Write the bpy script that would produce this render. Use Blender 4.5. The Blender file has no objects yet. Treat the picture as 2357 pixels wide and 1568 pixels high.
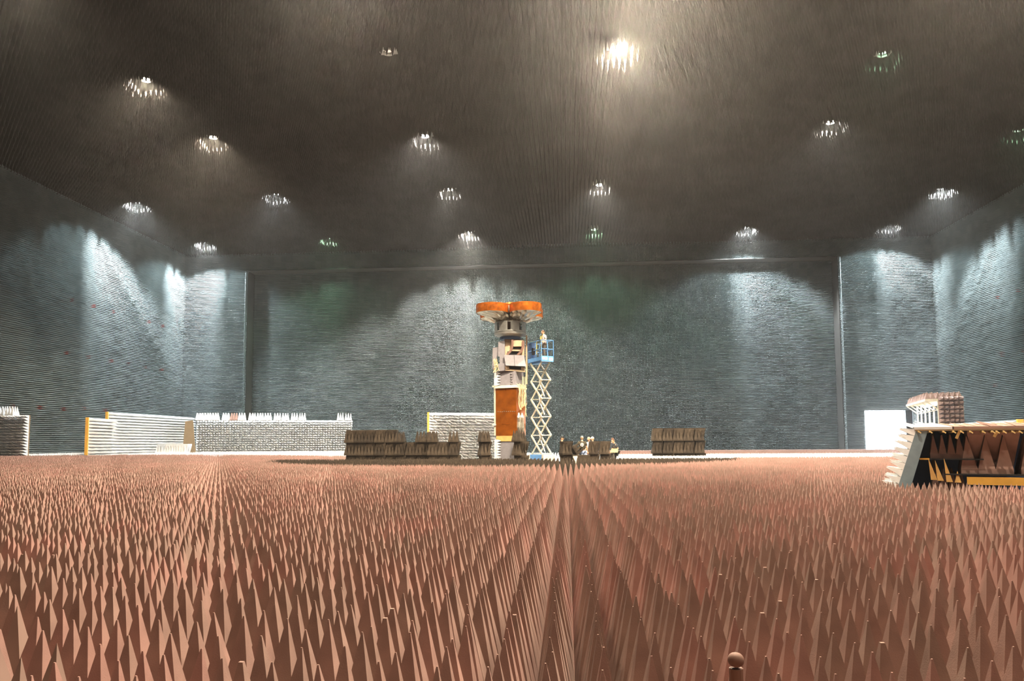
import bpy, math, random
import numpy as np
from mathutils import Vector, Matrix

random.seed(7); rng = np.random.default_rng(7)
S = bpy.context.scene
COL = S.collection
R = math.radians

# ------------------------------------------------------------------ camera
FW, FH, F = 2357, 1568, 1650.0
CX, CY = 1178.5, 901.5
CAMZ = 1.46
VX, VY, SLOPE = 1305.0, 1019.5, -0.006
d1 = np.array([VX - CX, -(VY - CY), -F]); d1 /= np.linalg.norm(d1)
t_ = -(d1[0] * SLOPE + d1[1]) / d1[2]
zc = np.array([SLOPE, 1.0, t_]); zc /= np.linalg.norm(zc)
xc = np.cross(d1, zc)
ROT = np.array([xc, d1, zc])          # camera -> world
cam_d = bpy.data.cameras.new('camera'); cam = bpy.data.objects.new('camera', cam_d); COL.objects.link(cam)
cam_d.sensor_width = 36.0; cam_d.lens = F / FW * 36.0
cam_d.shift_y = (CY - FH / 2) / FW
cam_d.clip_start = 0.05; cam_d.clip_end = 500
cam.matrix_world = Matrix(ROT.tolist()).to_4x4(); cam.location = (0, 0, CAMZ)
S.camera = cam
S.cycles.max_bounces = 4; S.cycles.diffuse_bounces = 2; S.cycles.adaptive_threshold = .03; S.cycles.glossy_bounces = 2; S.cycles.sample_clamp_indirect = 4.0; S.cycles.caustics_reflective = False
S.view_settings.view_transform = 'Standard'; S.view_settings.look = 'None'
S.view_settings.gamma = 1.0; S.view_settings.exposure = 0.2

def ray(x, y):
    return ROT @ np.array([(x - CX) / F, -(y - CY) / F, -1.0])
def P(x, y, Y):                        # photo pixel at room depth Y
    d = ray(x, y); k = Y / d[1]
    return Vector((d[0] * k, Y, CAMZ + d[2] * k))
def PZ(x, y, z):                       # photo pixel at height z
    d = ray(x, y); k = (z - CAMZ) / d[2]
    return Vector((d[0] * k, d[1] * k, z))
def proj(p):
    v = ROT.T @ (np.asarray(p, float) - np.array([0, 0, CAMZ])).T
    return CX + F * v[0] / -v[2], CY - F * v[1] / -v[2], -v[2]

# ------------------------------------------------------------------ materials
def new_mat(name):
    m = bpy.data.materials.new(name); m.use_nodes = True
    return m, m.node_tree.nodes, m.node_tree.links, m.node_tree.nodes['Principled BSDF']
def lin(c):
    return tuple(((v / 255) / 12.92 if v / 255 <= .04045 else ((v / 255 + .055) / 1.055) ** 2.4) for v in c) + (1,)

def foam(name, a, b, scale=9.0, amt=.35, red=None, rough=.95, bump=0.0):
    """two tones mixed by the per-block 'tint' attribute, with sponge mottling"""
    m, n, l, bs = new_mat(name)
    at = n.new('ShaderNodeAttribute'); at.attribute_name = 'tint'
    mx = n.new('ShaderNodeMix'); mx.data_type = 'RGBA'
    mx.inputs[6].default_value = lin(a); mx.inputs[7].default_value = lin(b)
    l.new(at.outputs['Fac'], mx.inputs[0])
    no = n.new('ShaderNodeTexNoise'); no.inputs['Scale'].default_value = scale; no.inputs['Detail'].default_value = 3
    tc = n.new('ShaderNodeTexCoord'); l.new(tc.outputs['Object'], no.inputs['Vector'])
    mr = n.new('ShaderNodeMapRange'); mr.inputs[1].default_value = .3; mr.inputs[2].default_value = .7
    mr.inputs[3].default_value = 1 - amt; mr.inputs[4].default_value = 1 + amt * .6
    l.new(no.outputs['Fac'], mr.inputs[0])
    mu = n.new('ShaderNodeMix'); mu.data_type = 'RGBA'; mu.blend_type = 'MULTIPLY'; mu.inputs[0].default_value = 1
    l.new(mx.outputs[2], mu.inputs[6]); l.new(mr.outputs[0], mu.inputs[7])
    out = mu.outputs[2]
    if red is not None:
        g = n.new('ShaderNodeMath'); g.operation = 'GREATER_THAN'; g.inputs[1].default_value = 1.5
        l.new(at.outputs['Fac'], g.inputs[0])
        m2 = n.new('ShaderNodeMix'); m2.data_type = 'RGBA'; m2.inputs[7].default_value = lin(red)
        l.new(g.outputs[0], m2.inputs[0]); l.new(out, m2.inputs[6]); out = m2.outputs[2]
    l.new(out, bs.inputs['Base Color'])
    if bump:
        n2 = n.new('ShaderNodeTexNoise'); n2.inputs['Scale'].default_value = 160; l.new(tc.outputs['Object'], n2.inputs['Vector'])
        bp = n.new('ShaderNodeBump'); bp.inputs['Strength'].default_value = bump; bp.inputs['Distance'].default_value = .004
        l.new(n2.outputs['Fac'], bp.inputs['Height']); l.new(bp.outputs[0], bs.inputs['Normal'])
    bs.inputs['Roughness'].default_value = rough; bs.inputs['Specular IOR Level'].default_value = .08
    return m

def plain(name, c, rough=.6, metal=0.0, amt=.15, scale=6.0, spec=.4, bump=0.0, bscale=20.0):
    m, n, l, bs = new_mat(name)
    no = n.new('ShaderNodeTexNoise'); no.inputs['Scale'].default_value = scale; no.inputs['Detail'].default_value = 4
    tc = n.new('ShaderNodeTexCoord'); l.new(tc.outputs['Object'], no.inputs['Vector'])
    mr = n.new('ShaderNodeMapRange'); mr.inputs[1].default_value = .3; mr.inputs[2].default_value = .7
    mr.inputs[3].default_value = 1 - amt; mr.inputs[4].default_value = 1 + amt * .5
    l.new(no.outputs['Fac'], mr.inputs[0])
    mu = n.new('ShaderNodeMix'); mu.data_type = 'RGBA'; mu.blend_type = 'MULTIPLY'; mu.inputs[0].default_value = 1
    mu.inputs[6].default_value = lin(c); l.new(mr.outputs[0], mu.inputs[7])
    l.new(mu.outputs[2], bs.inputs['Base Color'])
    bs.inputs['Roughness'].default_value = rough; bs.inputs['Metallic'].default_value = metal
    bs.inputs['Specular IOR Level'].default_value = spec
    if bump:
        vo = n.new('ShaderNodeTexVoronoi'); vo.inputs['Scale'].default_value = bscale; l.new(tc.outputs['Object'], vo.inputs['Vector'])
        bp = n.new('ShaderNodeBump'); bp.inputs['Strength'].default_value = bump; bp.inputs['Distance'].default_value = .03
        l.new(vo.outputs['Distance'], bp.inputs['Height']); l.new(bp.outputs[0], bs.inputs['Normal'])
    return m
def emit(name, c, s):
    m, n, l, bs = new_mat(name)
    bs.inputs['Base Color'].default_value = (.8, .8, .8, 1)
    bs.inputs['Emission Color'].default_value = lin(c); bs.inputs['Emission Strength'].default_value = s
    return m

M = {}
M['red'] = foam('rust_foam', (142, 119, 108), (160, 124, 114), 5, .22, bump=.25)
M['redfar'] = foam('rust_foam_far', (142, 119, 108), (160, 124, 114), 1.2, .2)
M['white'] = foam('white_foam', (205, 208, 210), (232, 230, 226), 4, .12)
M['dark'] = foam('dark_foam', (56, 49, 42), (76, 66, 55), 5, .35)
M['brown'] = foam('brown_foam', (142, 116, 106), (168, 138, 126), 5, .2)
M['wall'] = foam('slate_wall_foam', (116, 125, 126), (126, 134, 134), .35, .12, red=(120, 52, 48))
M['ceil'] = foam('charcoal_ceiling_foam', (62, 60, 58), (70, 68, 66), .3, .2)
M['backing'] = plain('dark_backing', (40, 40, 42), .9)
M['floor'] = plain('floor_paint', (120, 118, 115), .7, amt=.2, scale=.7)
M['ply'] = plain('plywood', (128, 108, 82), .8, scale=3)
M['yellow'] = plain('yellow_wood', (232, 178, 78), .7, scale=4)
M['pine'] = plain('pale_pine', (246, 216, 146), .7, scale=4)
M['cream'] = plain('cream_paint', (232, 220, 192), .5, scale=5)
M['blue'] = plain('blue_paint', (96, 148, 200), .5, scale=6)
M['dblue'] = plain('navy_panel', (58, 82, 118), .6)  # one even navy for back board, bearing ring and cabinet
M['kapton'] = plain('amber_foil', (168, 92, 24), .28, .6, .45, 1.6, bump=.12, bscale=2.5)
M['orange'] = plain('orange_foil', (196, 104, 26), .24, .6, .5, 4, bump=.25, bscale=5)
M['silver'] = plain('silver_foil', (226, 216, 194), .24, .8, .25, 3, bump=.7, bscale=2.2)
M['steel'] = plain('brushed_steel', (170, 170, 164), .35, .6, .2, 4)
M['grey'] = foam('grey_flat_foam', (128, 124, 128), (150, 146, 148), 6, .12)
M['bluegrey'] = foam('bluegrey_foam', (120, 142, 152), (150, 168, 176), 6, .12)
M['beige'] = plain('beige_paint', (198, 170, 138), .6, scale=4)
M['brownp'] = plain('brown_paint', (124, 92, 78), .7)
M['pink'] = plain('pink_column_paint', (206, 172, 152), .6)
M['black'] = plain('black_rubber', (28, 28, 30), .6)
M['cable'] = plain('pale_cable_sheath', (226, 204, 158), .5)
M['tan'] = plain('tan_tape', (206, 160, 92), .6)
M['skin'] = plain('skin', (226, 170, 132), .5, amt=.06)
M['hair'] = plain('brown_hair', (96, 62, 36), .7)
M['bald'] = plain('blond_hair', (196, 160, 118), .7)
M['shirtw'] = plain('white_cotton', (236, 232, 226), .85, amt=.06)
M['olive'] = plain('olive_cotton', (70, 64, 48), .9)
M['navy'] = plain('charcoal_cotton', (58, 62, 66), .9)
M['jeans'] = plain('blue_denim', (136, 148, 178), .9)
M['khaki'] = plain('dark_khaki', (92, 84, 74), .9)
M['capg'] = plain('grey_cap', (128, 134, 138), .85)
M['capk'] = plain('black_cap', (44, 42, 40), .85)
M['box'] = plain('tan_cardboard', (240, 204, 140), .8)
M['strap'] = plain('yellow_webbing', (230, 190, 60), .7)
M['paper'] = plain('white_decal', (238, 238, 232), .6)
M['decal'] = plain('navy_decal_ink', (60, 90, 140), .6)
M['conc'] = plain('concrete', (190, 190, 186), .8)

# ------------------------------------------------------------------ mesh helpers
class MB:
    def __init__(s): s.v = []; s.f = []; s.m = []; s.t = []
    def add(s, vs, fs, mi=0, tint=.5):
        o = len(s.v); s.v += [tuple(v) for v in vs]; s.t += [tint] * len(vs)
        for f in fs: s.f.append(tuple(i + o for i in f)); s.m.append(mi)
        return s
    def box(s, c, d, rz=0.0, mi=0, M4=None, tint=.5):
        hx, hy, hz = d[0] / 2, d[1] / 2, d[2] / 2
        vs = [Vector((x * hx, y * hy, z * hz)) for z in (-1, 1) for y in (-1, 1) for x in (-1, 1)]
        rm = M4 if M4 is not None else Matrix.Rotation(rz, 3, 'Z')
        vs = [rm @ v + Vector(c) for v in vs]
        return s.add(vs, [(0, 2, 3, 1), (4, 5, 7, 6), (0, 1, 5, 4), (2, 6, 7, 3), (0, 4, 6, 2), (1, 3, 7, 5)], mi, tint)
    def prism(s, pts, ext, mi=0, tint=.5):     # polygon (3d) extruded by vector
        n = len(pts); e = Vector(ext)
        vs = [Vector(p) for p in pts] + [Vector(p) + e for p in pts]
        fs = [tuple(range(n))[::-1], tuple(range(n, 2 * n))] + [(i, (i + 1) % n, (i + 1) % n + n, i + n) for i in range(n)]
        return s.add(vs, fs, mi, tint)
    def bar(s, a, b, w, h=None, mi=0):          # rectangular bar between points
        a = Vector(a); b = Vector(b); h = h or w; d = (b - a)
        L = d.length; q = d.to_track_quat('Z', 'Y').to_matrix()
        return s.box((a + b) / 2, (w, h, L), M4=q, mi=mi)
    def tube(s, pts, r, n=8, mi=0):
        pts = [Vector(p) for p in pts]; rs = r if isinstance(r, (list, tuple)) else [r] * len(pts)
        rings = []
        vs = []
        for i, p in enumerate(pts):
            d = (pts[min(i + 1, len(pts) - 1)] - pts[max(i - 1, 0)]).normalized()
            q = d.to_track_quat('Z', 'Y').to_matrix()
            for k in range(n):
                a = 2 * math.pi * k / n
                vs.append(p + q @ Vector((math.cos(a) * rs[i], math.sin(a) * rs[i], 0)))
        fs = []
        for i in range(len(pts) - 1):
            for k in range(n):
                fs.append((i * n + k, i * n + (k + 1) % n, (i + 1) * n + (k + 1) % n, (i + 1) * n + k))
        fs.append(tuple(range(n))[::-1]); fs.append(tuple(range((len(pts) - 1) * n, len(pts) * n)))
        return s.add(vs, fs, mi)
    def lathe(s, c, prof, n=32, mi=0, wob=0.0, a0=0.0, a1=2 * math.pi, caps=True):
        vs = []; c = Vector(c); full = abs(a1 - a0 - 2 * math.pi) < 1e-6
        nn = n if full else n + 1
        for (r, z) in prof:
            for k in range(nn):
                a = a0 + (a1 - a0) * k / n
                rr = r * (1 + wob * random.uniform(-1, 1)); zz = z + wob * r * random.uniform(-.6, .6)
                vs.append(c + Vector((rr * math.cos(a), rr * math.sin(a), zz)))
        fs = []
        for i in range(len(prof) - 1):
            for k in range(n):
                k2 = (k + 1) % nn
                fs.append((i * nn + k, i * nn + k2, (i + 1) * nn + k2, (i + 1) * nn + k))
        if full and caps:
            fs.append(tuple(range(nn))[::-1]); fs.append(tuple(range((len(prof) - 1) * nn, len(prof) * nn)))
        return s.add(vs, fs, mi)
    def pyr(s, c, e1, e2, ax, tip=.03, tint=.5, mi=0):   # base centre, half vectors, apex offset
        c = Vector(c); e1 = Vector(e1); e2 = Vector(e2); ax = Vector(ax)
        b = [c - e1 - e2, c + e1 - e2, c + e1 + e2, c - e1 + e2]
        t = [c + ax + tip * (p - c) for p in b]
        return s.add(b + t, [(3, 2, 1, 0), (4, 5, 6, 7), (0, 1, 5, 4), (1, 2, 6, 5), (2, 3, 7, 6), (3, 0, 4, 7)], mi, tint)
    def mesh(s, name, mats):
        me = bpy.data.meshes.new(name); me.from_pydata(s.v, [], s.f)
        for m in (mats if isinstance(mats, (list, tuple)) else [mats]): me.materials.append(m)
        me.polygons.foreach_set('material_index', s.m)
        a = me.attributes.new('tint', 'FLOAT', 'POINT'); a.data.foreach_set('value', np.array(s.t, np.float32))
        me.update(); return me
    def build(s, name, mats, parent=None, smooth=False):
        me = s.mesh(name, mats)
        if smooth: me.polygons.foreach_set('use_smooth', [True] * len(me.polygons))
        return link(name, me, parent)
def link(name, me, parent=None, loc=(0, 0, 0), rz=0.0):
    o = bpy.data.objects.new(name, me); COL.objects.link(o)
    o.location = loc; o.rotation_euler = (0, 0, rz)
    if parent: o.parent = parent
    return o
def thing(name, label, cat, loc=(0, 0, 0), rz=0.0, group=None):
    return tag(link(name, None, None, loc, rz), label, cat, group)
def tag(o, label=None, cat=None, group=None, kind=None):
    if label: o['label'] = label
    if cat: o['category'] = cat
    if group: o['group'] = group
    if kind: o['kind'] = kind
    return o

def field(name, C, e1, e2, ax, h, tint, mat, lean=None, tip=0.0, extra=None, parent=None):
    """thousands of foam pyramids of one surface as one mesh. C: (N,3) base centres"""
    N = len(C); e1 = np.asarray(e1, float); e2 = np.asarray(e2, float); ax = np.asarray(ax, float)
    h = np.broadcast_to(np.asarray(h, float), (N,))
    apex = C + ax[None] * h[:, None]
    if lean is not None: apex = apex + lean
    V = np.empty((N, 5, 3)); 
    for i, (a, b) in enumerate(((-1, -1), (1, -1), (1, 1), (-1, 1))): V[:, i] = C + a * e1 + b * e2
    V[:, 4] = apex
    base = (np.arange(N) * 5)[:, None, None]
    T = np.array([[0, 1, 4], [1, 2, 4], [2, 3, 4], [3, 0, 4]])
    if np.dot(np.cross(e1, e2), ax) < 0: T = T[:, ::-1]
    Fi = (base + T[None]).reshape(-1)
    V = V.reshape(-1, 3); t = np.repeat(np.broadcast_to(tint, (N,)), 5)
    nt = N * 4; ls = np.arange(nt) * 3
    ev = ef = None
    if extra is not None:                       # quads appended (slabs)
        ev = np.array(extra.v, float); off = len(V); V = np.vstack([V, ev]); t = np.concatenate([t, np.array(extra.t)])
        q = np.array(extra.f) + off; nl = len(Fi); Fi = np.concatenate([Fi, q.reshape(-1)])
        ls = np.concatenate([ls, nl + np.arange(len(q)) * 4]); 
    me = bpy.data.meshes.new(name)
    me.vertices.add(len(V)); me.vertices.foreach_set('co', V.astype(np.float32).reshape(-1))
    me.loops.add(len(Fi)); me.loops.foreach_set('vertex_index', Fi.astype(np.int32))
    me.polygons.add(len(ls)); me.polygons.foreach_set('loop_start', ls.astype(np.int32))
    a = me.attributes.new('tint', 'FLOAT', 'POINT'); a.data.foreach_set('value', t.astype(np.float32))
    me.polygons.foreach_set('use_smooth', np.zeros(len(ls), bool))
    me.materials.append(mat); me.update(calc_edges=True); me.validate()
    return link(name, me, parent)

def grid(a0, a1, b0, b1, s):
    na = max(1, int(round((a1 - a0) / s))); nb = max(1, int(round((b1 - b0) / s)))
    a = a0 + (np.arange(na) + .5) * (a1 - a0) / na; b = b0 + (np.arange(nb) + .5) * (b1 - b0) / nb
    A, B = np.meshgrid(a, b, indexing='ij'); return A.ravel(), B.ravel(), (a1 - a0) / na / 2, (b1 - b0) / nb / 2
def blocktint(A, B, size, seed, amp=1.0):       # one tone per foam block
    i = np.floor(A / size).astype(np.int64); j = np.floor(B / size).astype(np.int64)
    hsh = np.sin(i * 127.1 + j * 311.7 + seed) * 43758.5453
    return (hsh - np.floor(hsh)) * amp

# ------------------------------------------------------------------ room
XL, XR, YB, ZC = -40.0, 35.8, 72.0, 21.3        # faces at the pyramid tips
HW = .45; SW = .152                             # wall pyramids
HCL = .9; SCL = .3                              # ceiling pyramids
DOORX0, DOORX1 = P(1997, 1000, YB).x, P(2108, 1000, YB).x
DOORZ = P(2050, 943, YB).z
RX0, RX1, RZ1, RD = P(566, 800, YB).x, P(1937, 800, YB).x, P(1250, 606, YB).z, 1.4   # recess in the back wall

tag(MB().box((0, 32, -.15), (92, 100, .3)).build('floor', M['floor']), kind='structure')

# lamps: photo pixel, strength, colour
W = (255, 250, 240); C_ = (236, 246, 250); K = (255, 236, 210); G = (190, 255, 205)
LAMPS = [
 (472, 566, 7, C_, 'white ceiling floodlight farthest back beside the left wall'),
 (757, 557, .6, G, 'dim green ceiling lamp in the far row, left of the tower'),
 (1079, 544, 10, W, 'white ceiling floodlight in the far row just left of the tower top'),
 (1368, 538, .8, G, 'dim green ceiling lamp in the far row, right of the tower'),
 (1710, 542, 7, C_, 'white ceiling floodlight in the far row, left of the right-hand pillar'),
 (2022, 543, 4.2, C_, 'white ceiling floodlight in the far row above the bright doorway'),
 (315, 476, 6.5, C_, 'bluish ceiling floodlight nearest the left wall, second row'),
 (635, 457, 2.4, C_, 'white ceiling floodlight in the second row, left of the tower'),
 (1035, 447, 1.9, W, 'white ceiling floodlight in the second row, nearly above the tower'),
 (1380, 437, 2.6, W, 'bright glowing ceiling floodlight in the second row right of the tower'),
 (2167, 445, 4.5, C_, 'white ceiling floodlight high beside the right wall'),
 (490, 330, 2.6, K, 'warm white ceiling floodlight second from the left in the third row'),
 (978, 327, 1.9, W, 'white ceiling floodlight in the third row up and left of the tower'),
 (1912, 296, 1.1, W, 'white ceiling floodlight in the third row on the right'),
 (2345, 313, .2, G, 'greenish ceiling lamp cut by the right edge of the picture'),
 (335, 200, 1.8, K, 'large warm ceiling floodlight at the upper left'),
 (1420, 128, 3.0, K, 'largest and brightest warm ceiling floodlight, at the top centre'),
 (893, 138, .012, K, 'unlit ceiling lamp with a faint glint at the upper left of centre'),
 (2034, 142, .10, G, 'dim green ceiling lamp at the upper right'),
]
lampx = [PZ(x, y, ZC + .2) for (x, y, *_) in LAMPS]
lampx[4].y -= 1.3; lampx[5].y -= 2.4       # keep the far row on its straight line
BACKLAMPS = [(2.8, 27.4, 6.5), (-9.1, 27.2, 1.6), (17, 27.4, 2.0), (-23.3, 27.4, .8), (2.8, 18, 3.2), (17, 18, 2.6), (-9.1, 18, 1.0), (2.8, 8.5, 1.6), (17, 8.5, 1.6), (2.8, -1.5, .7), (17, -1.5, .7)]
HOLES = [(p.x, p.y) for p in lampx] + [b[:2] for b in BACKLAMPS]

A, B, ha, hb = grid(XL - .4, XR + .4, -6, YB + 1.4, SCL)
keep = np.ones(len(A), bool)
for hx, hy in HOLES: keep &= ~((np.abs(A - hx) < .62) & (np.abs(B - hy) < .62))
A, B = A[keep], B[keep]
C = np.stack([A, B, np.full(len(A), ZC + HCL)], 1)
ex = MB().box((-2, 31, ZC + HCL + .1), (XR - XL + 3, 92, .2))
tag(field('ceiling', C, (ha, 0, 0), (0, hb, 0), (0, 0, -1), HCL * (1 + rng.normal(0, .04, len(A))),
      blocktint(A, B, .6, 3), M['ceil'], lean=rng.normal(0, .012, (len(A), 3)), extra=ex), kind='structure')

def wall_field(name, axis, base, a0, a1, z0, z1, sign, s=SW, skip=None, slab=None, reds=()):
    A, Z, ha, hz = grid(a0, a1, z0, z1, s)
    k = np.ones(len(A), bool)
    if skip: 
        for (s0, s1, t0, t1) in skip: k &= ~((A > s0) & (A < s1) & (Z > t0) & (Z < t1))
    A, Z = A[k], Z[k]
    t = blocktint(A, Z, .61, base)
    for (ra, rz) in reds: t[(np.abs(A - ra) < .12) & (np.abs(Z - rz) < .16)] = 2.0
    hh = HW * (1 + rng.normal(0, .03, len(A))) + .10 * (blocktint(A, Z, .61, base + 9) - .5)
    lean = rng.normal(0, .008, (len(A), 3)); lean[:, 2] -= .03
    if axis == 'y':
        C = np.stack([A, np.full(len(A), base), Z], 1); return C, (ha, 0, 0), (0, 0, hz), (0, sign, 0), hh, t, lean
    C = np.stack([np.full(len(A), base), A, Z], 1); return C, (0, ha, 0), (0, 0, hz), (sign, 0, 0), hh, t, lean

def cat(parts):
    return tuple(np.concatenate([p[i] for p in parts]) for i in (0, 4, 5, 6))
# back wall: left bay, right bay (with doorway), header and the recessed middle; all pyramids face the room
ZT = ZC + .3
pl = wall_field('', 'y', YB + HW, XL - .45, RX0, 0, ZT, -1)
pr = wall_field('', 'y', YB + HW, RX1, XR + .45, 0, ZT, -1, skip=[(DOORX0 - .1, DOORX1 + .1, -1, DOORZ + .1)])
ph = wall_field('', 'y', YB + HW, RX0, RX1, RZ1, ZT, -1)
pm = wall_field('', 'y', YB + HW + RD, RX0 + .02, RX1 - .02, 0, RZ1, -1)
ex = MB()
yb = YB + HW
ex.box(((XL - 1 + RX0) / 2, yb + 1, ZT / 2), (RX0 - XL + 1, 2, ZT + .5))
ex.box(((RX1 + DOORX0) / 2, yb + 1, ZT / 2), (DOORX0 - RX1, 2, ZT + .5))
ex.box(((DOORX0 + DOORX1) / 2, yb + 1, (DOORZ + ZT) / 2 + .12), (DOORX1 - DOORX0, 2, ZT - DOORZ + .25))
ex.box(((DOORX1 + XR + 1) / 2, yb + 1, ZT / 2), (XR + 1 - DOORX1, 2, ZT + .5))
ex.box(((RX0 + RX1) / 2, yb + 1, (RZ1 + ZT) / 2 + .12), (RX1 - RX0, 2, ZT - RZ1 + .25))
ex.box(((RX0 + RX1) / 2, yb + RD + .5, RZ1 / 2), (RX1 - RX0 + .5, 1, RZ1 + .5))
Cc, hh, tt, ll = cat([pl, pr, ph, pm])
tag(field('wall_back', Cc, (SW / 2, 0, 0), (0, 0, SW / 2), (0, -1, 0), hh, tt, M['wall'], lean=ll, extra=ex), kind='structure')
# fringe of longer pyramids standing out from the recess pillars
for nm, xx, sg in (('trim_1', RX0, 1), ('trim_2', RX1, -1)):
    A, Z, ha, hz = grid(YB - .1, YB + .5, 0, RZ1, SW)
    m = MB(); m.box((xx - sg * .1, YB + .42, RZ1 / 2), (.16, .1, RZ1))
    n = int(RZ1 / SW)
    C = np.stack([np.full(n, xx - sg * .12), np.full(n, YB - .05), (np.arange(n) + .5) * SW], 1)
    tag(field(nm, C, (SW / 2, 0, 0), (0, 0, SW / 2), (sg * .35, -1, 0), .45, np.full(n, .5), M['wall'], extra=m), kind='structure')

# dark slabs covering the reveals of the recess
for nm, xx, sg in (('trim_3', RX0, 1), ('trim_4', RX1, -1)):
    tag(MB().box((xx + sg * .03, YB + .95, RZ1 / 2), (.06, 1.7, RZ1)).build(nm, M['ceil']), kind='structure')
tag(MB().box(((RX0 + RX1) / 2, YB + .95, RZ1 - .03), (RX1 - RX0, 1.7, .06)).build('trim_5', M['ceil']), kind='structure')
def leftpx(x, y):   # point of the left wall seen at a pixel
    d = ray(x, y); k = XL / d[0]; return (d[1] * k, CAMZ + d[2] * k)
def rightpx(x, y):
    d = ray(x, y); k = XR / d[0]; return (d[1] * k, CAMZ + d[2] * k)
redL = [leftpx(*p) for p in ((171, 690), (220, 702), (266, 716), (346, 741), (379, 750), (160, 812), (210, 821), (260, 829), (300, 838),
        (340, 846), (376, 851), (36, 934), (98, 936), (152, 941), (200, 942), (247, 944))]
redR = [rightpx(*p) for p in ((2291, 685), (2337, 669), (2300, 815), (2348, 806), (2284, 886))]
pL = wall_field('', 'x', XL - HW, 42, YB + .45, 0, ZT, 1, reds=redL)
ex = MB().box((XL - HW - .5, 30, ZT / 2), (1, 90, ZT + .5))
tag(field('wall_left', *pL[:6], M['wall'], lean=pL[6], extra=ex), kind='structure')
pR = wall_field('', 'x', XR + HW, 50, YB + .45, 0, ZT, -1, reds=redR)
ex = MB().box((XR + HW + .5, 30, ZT / 2), (1, 90, ZT + .5))
tag(field('wall_right', *pR[:6], M['wall'], lean=pR[6], extra=ex), kind='structure')
tag(MB().box((-2, -12, ZT / 2), (82, 1, ZT + .5)).build('wall_front', M['backing']), kind='structure')

# doorway
d = MB(); dw = DOORX1 - DOORX0
d.box((DOORX0 - .1, YB + 1.2, DOORZ / 2), (.2, 1.4, DOORZ)); d.box((DOORX1 + .1, YB + 1.2, DOORZ / 2), (.2, 1.4, DOORZ))
d.box(((DOORX0 + DOORX1) / 2, YB + 1.2, DOORZ + .1), (dw + .4, 1.4, .2))
tag(d.build('door_1', M['steel']), kind='structure')
tag(MB().box(((DOORX0 + DOORX1) / 2, YB + 27, -.1), (40, 50, .2)).build('ground', M['conc']), kind='structure')

# world: plain bright daylight outside the doorway
w = bpy.data.worlds.new('daylight'); S.world = w; w.use_nodes = True
w.node_tree.nodes['Background'].inputs[0].default_value = (.82, .9, 1, 1)
w.node_tree.nodes['Background'].inputs[1].default_value = 60.0

pl0 = bpy.data.lights.new('doorway_portal', 'AREA'); pl0.shape = 'RECTANGLE'; pl0.size = DOORX1 - DOORX0; pl0.size_y = DOORZ
pl0.cycles.is_portal = True
po = bpy.data.objects.new('doorway_portal', pl0); COL.objects.link(po); po.location = ((DOORX0 + DOORX1) / 2, YB + 1.8, DOORZ / 2); po.rotation_euler = (R(-90), 0, 0)
# ------------------------------------------------------------------ ceiling lamps
LGAIN = 8000.0
housing = MB(); housing.box((0, 0, .835), (1.0, 1.0, .13)); housing = housing.mesh('housing', M['steel'])
rim = MB(); rim.lathe((0, 0, 0), [(.29, .78), (.33, .78), (.33, .59), (.29, .59), (.29, .78)], 24, caps=False); rim = rim.mesh('rim', M['steel'])
lensm = MB(); lensm.lathe((0, 0, 0), [(.22, .72), (.22, .79)], 14)
lensm.m = [1] * len(lensm.f); lensm.m[-2] = 0          # only the lower glass face glows
def lamp(x, y, s, c, label, group):
    r = thing('ceiling_lamp', label, 'lamp', (x, y, ZC), 0, group)
    link('housing', housing, r); link('rim', rim, r)
    em = emit('lamp_glow', c, 60 * min(s, 1.2)); em.cycles.emission_sampling = 'NONE'; me = lensm.mesh('lens', [em, M['steel']]); link('lens', me, r)
    ld = bpy.data.lights.new('bulb', 'SPOT'); ld.energy = LGAIN * s; ld.color = lin(c)[:3]; ld.spot_size = R(150 if 2.8 < s < 3.2 and y < 40 else 130); ld.spot_blend = .4; ld.shadow_soft_size = .05
    link('bulb', ld, r, (0, 0, .70))
for p, (px, py, s, c, lb) in zip(lampx, LAMPS): lamp(p.x, p.y, s, c, lb, 'ceiling lamps in rows')
for (x, y, bs) in BACKLAMPS: lamp(x, y, bs, K, 'ceiling floodlight overhead behind the top edge of the picture', 'overhead lamps out of the picture')

# ------------------------------------------------------------------ foam floor
SF, HF, TB = .2033, .515, .15; TILE = SF * 3
X0F = -.0745 - SF * .5                          # column phase
def rise(x, y):                                 # taller foam towards the far left
    u = np.clip((-x - 8) / 20, 0, 1) * np.clip((y - 22) / 22, 0, 1)
    return .19 * u * u * (3 - 2 * u)
TC = (-3.5, 40.0); TR = 12.4
SH0 = P(2107, 1000, 15.0); SH0.z = 0; SHR = R(-24)
nx = int(44 / TILE); ny = int(73 / TILE)
ti, tj = np.meshgrid(np.arange(-nx, nx), np.arange(1, ny), indexing='ij')
tx = X0F + (ti.ravel() + .5) * TILE; ty = .5 + (tj.ravel() + .5) * TILE
ok = (tx > XL + .5) & (tx < XR - .5) & (tx > -.80 * ty - 6) & (tx < .66 * ty + 6) & (ty < YB - .4)
tx, ty = tx[ok], ty[ok]
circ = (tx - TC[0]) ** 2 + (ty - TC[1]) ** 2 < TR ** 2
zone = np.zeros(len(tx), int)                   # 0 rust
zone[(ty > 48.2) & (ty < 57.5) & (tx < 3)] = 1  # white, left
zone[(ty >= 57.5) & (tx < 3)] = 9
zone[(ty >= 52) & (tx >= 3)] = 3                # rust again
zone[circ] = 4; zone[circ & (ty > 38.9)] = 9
zone[(ty > 40.2) & (ty < 52) & (tx >= 2.7)] = 2     # white strip, right
def clear(x0, x1, y0, y1): zone[(tx > x0) & (tx < x1) & (ty > y0) & (ty < y1)] = 9
clear(-41, -35, 45.5, 48.4); clear(-34, -31, 46.2, 52); clear(-35, -31.8, 51, 66); clear(-34.5, -29.5, 54.5, 58.5); clear(16, 20, 26.5, 34)
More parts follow.
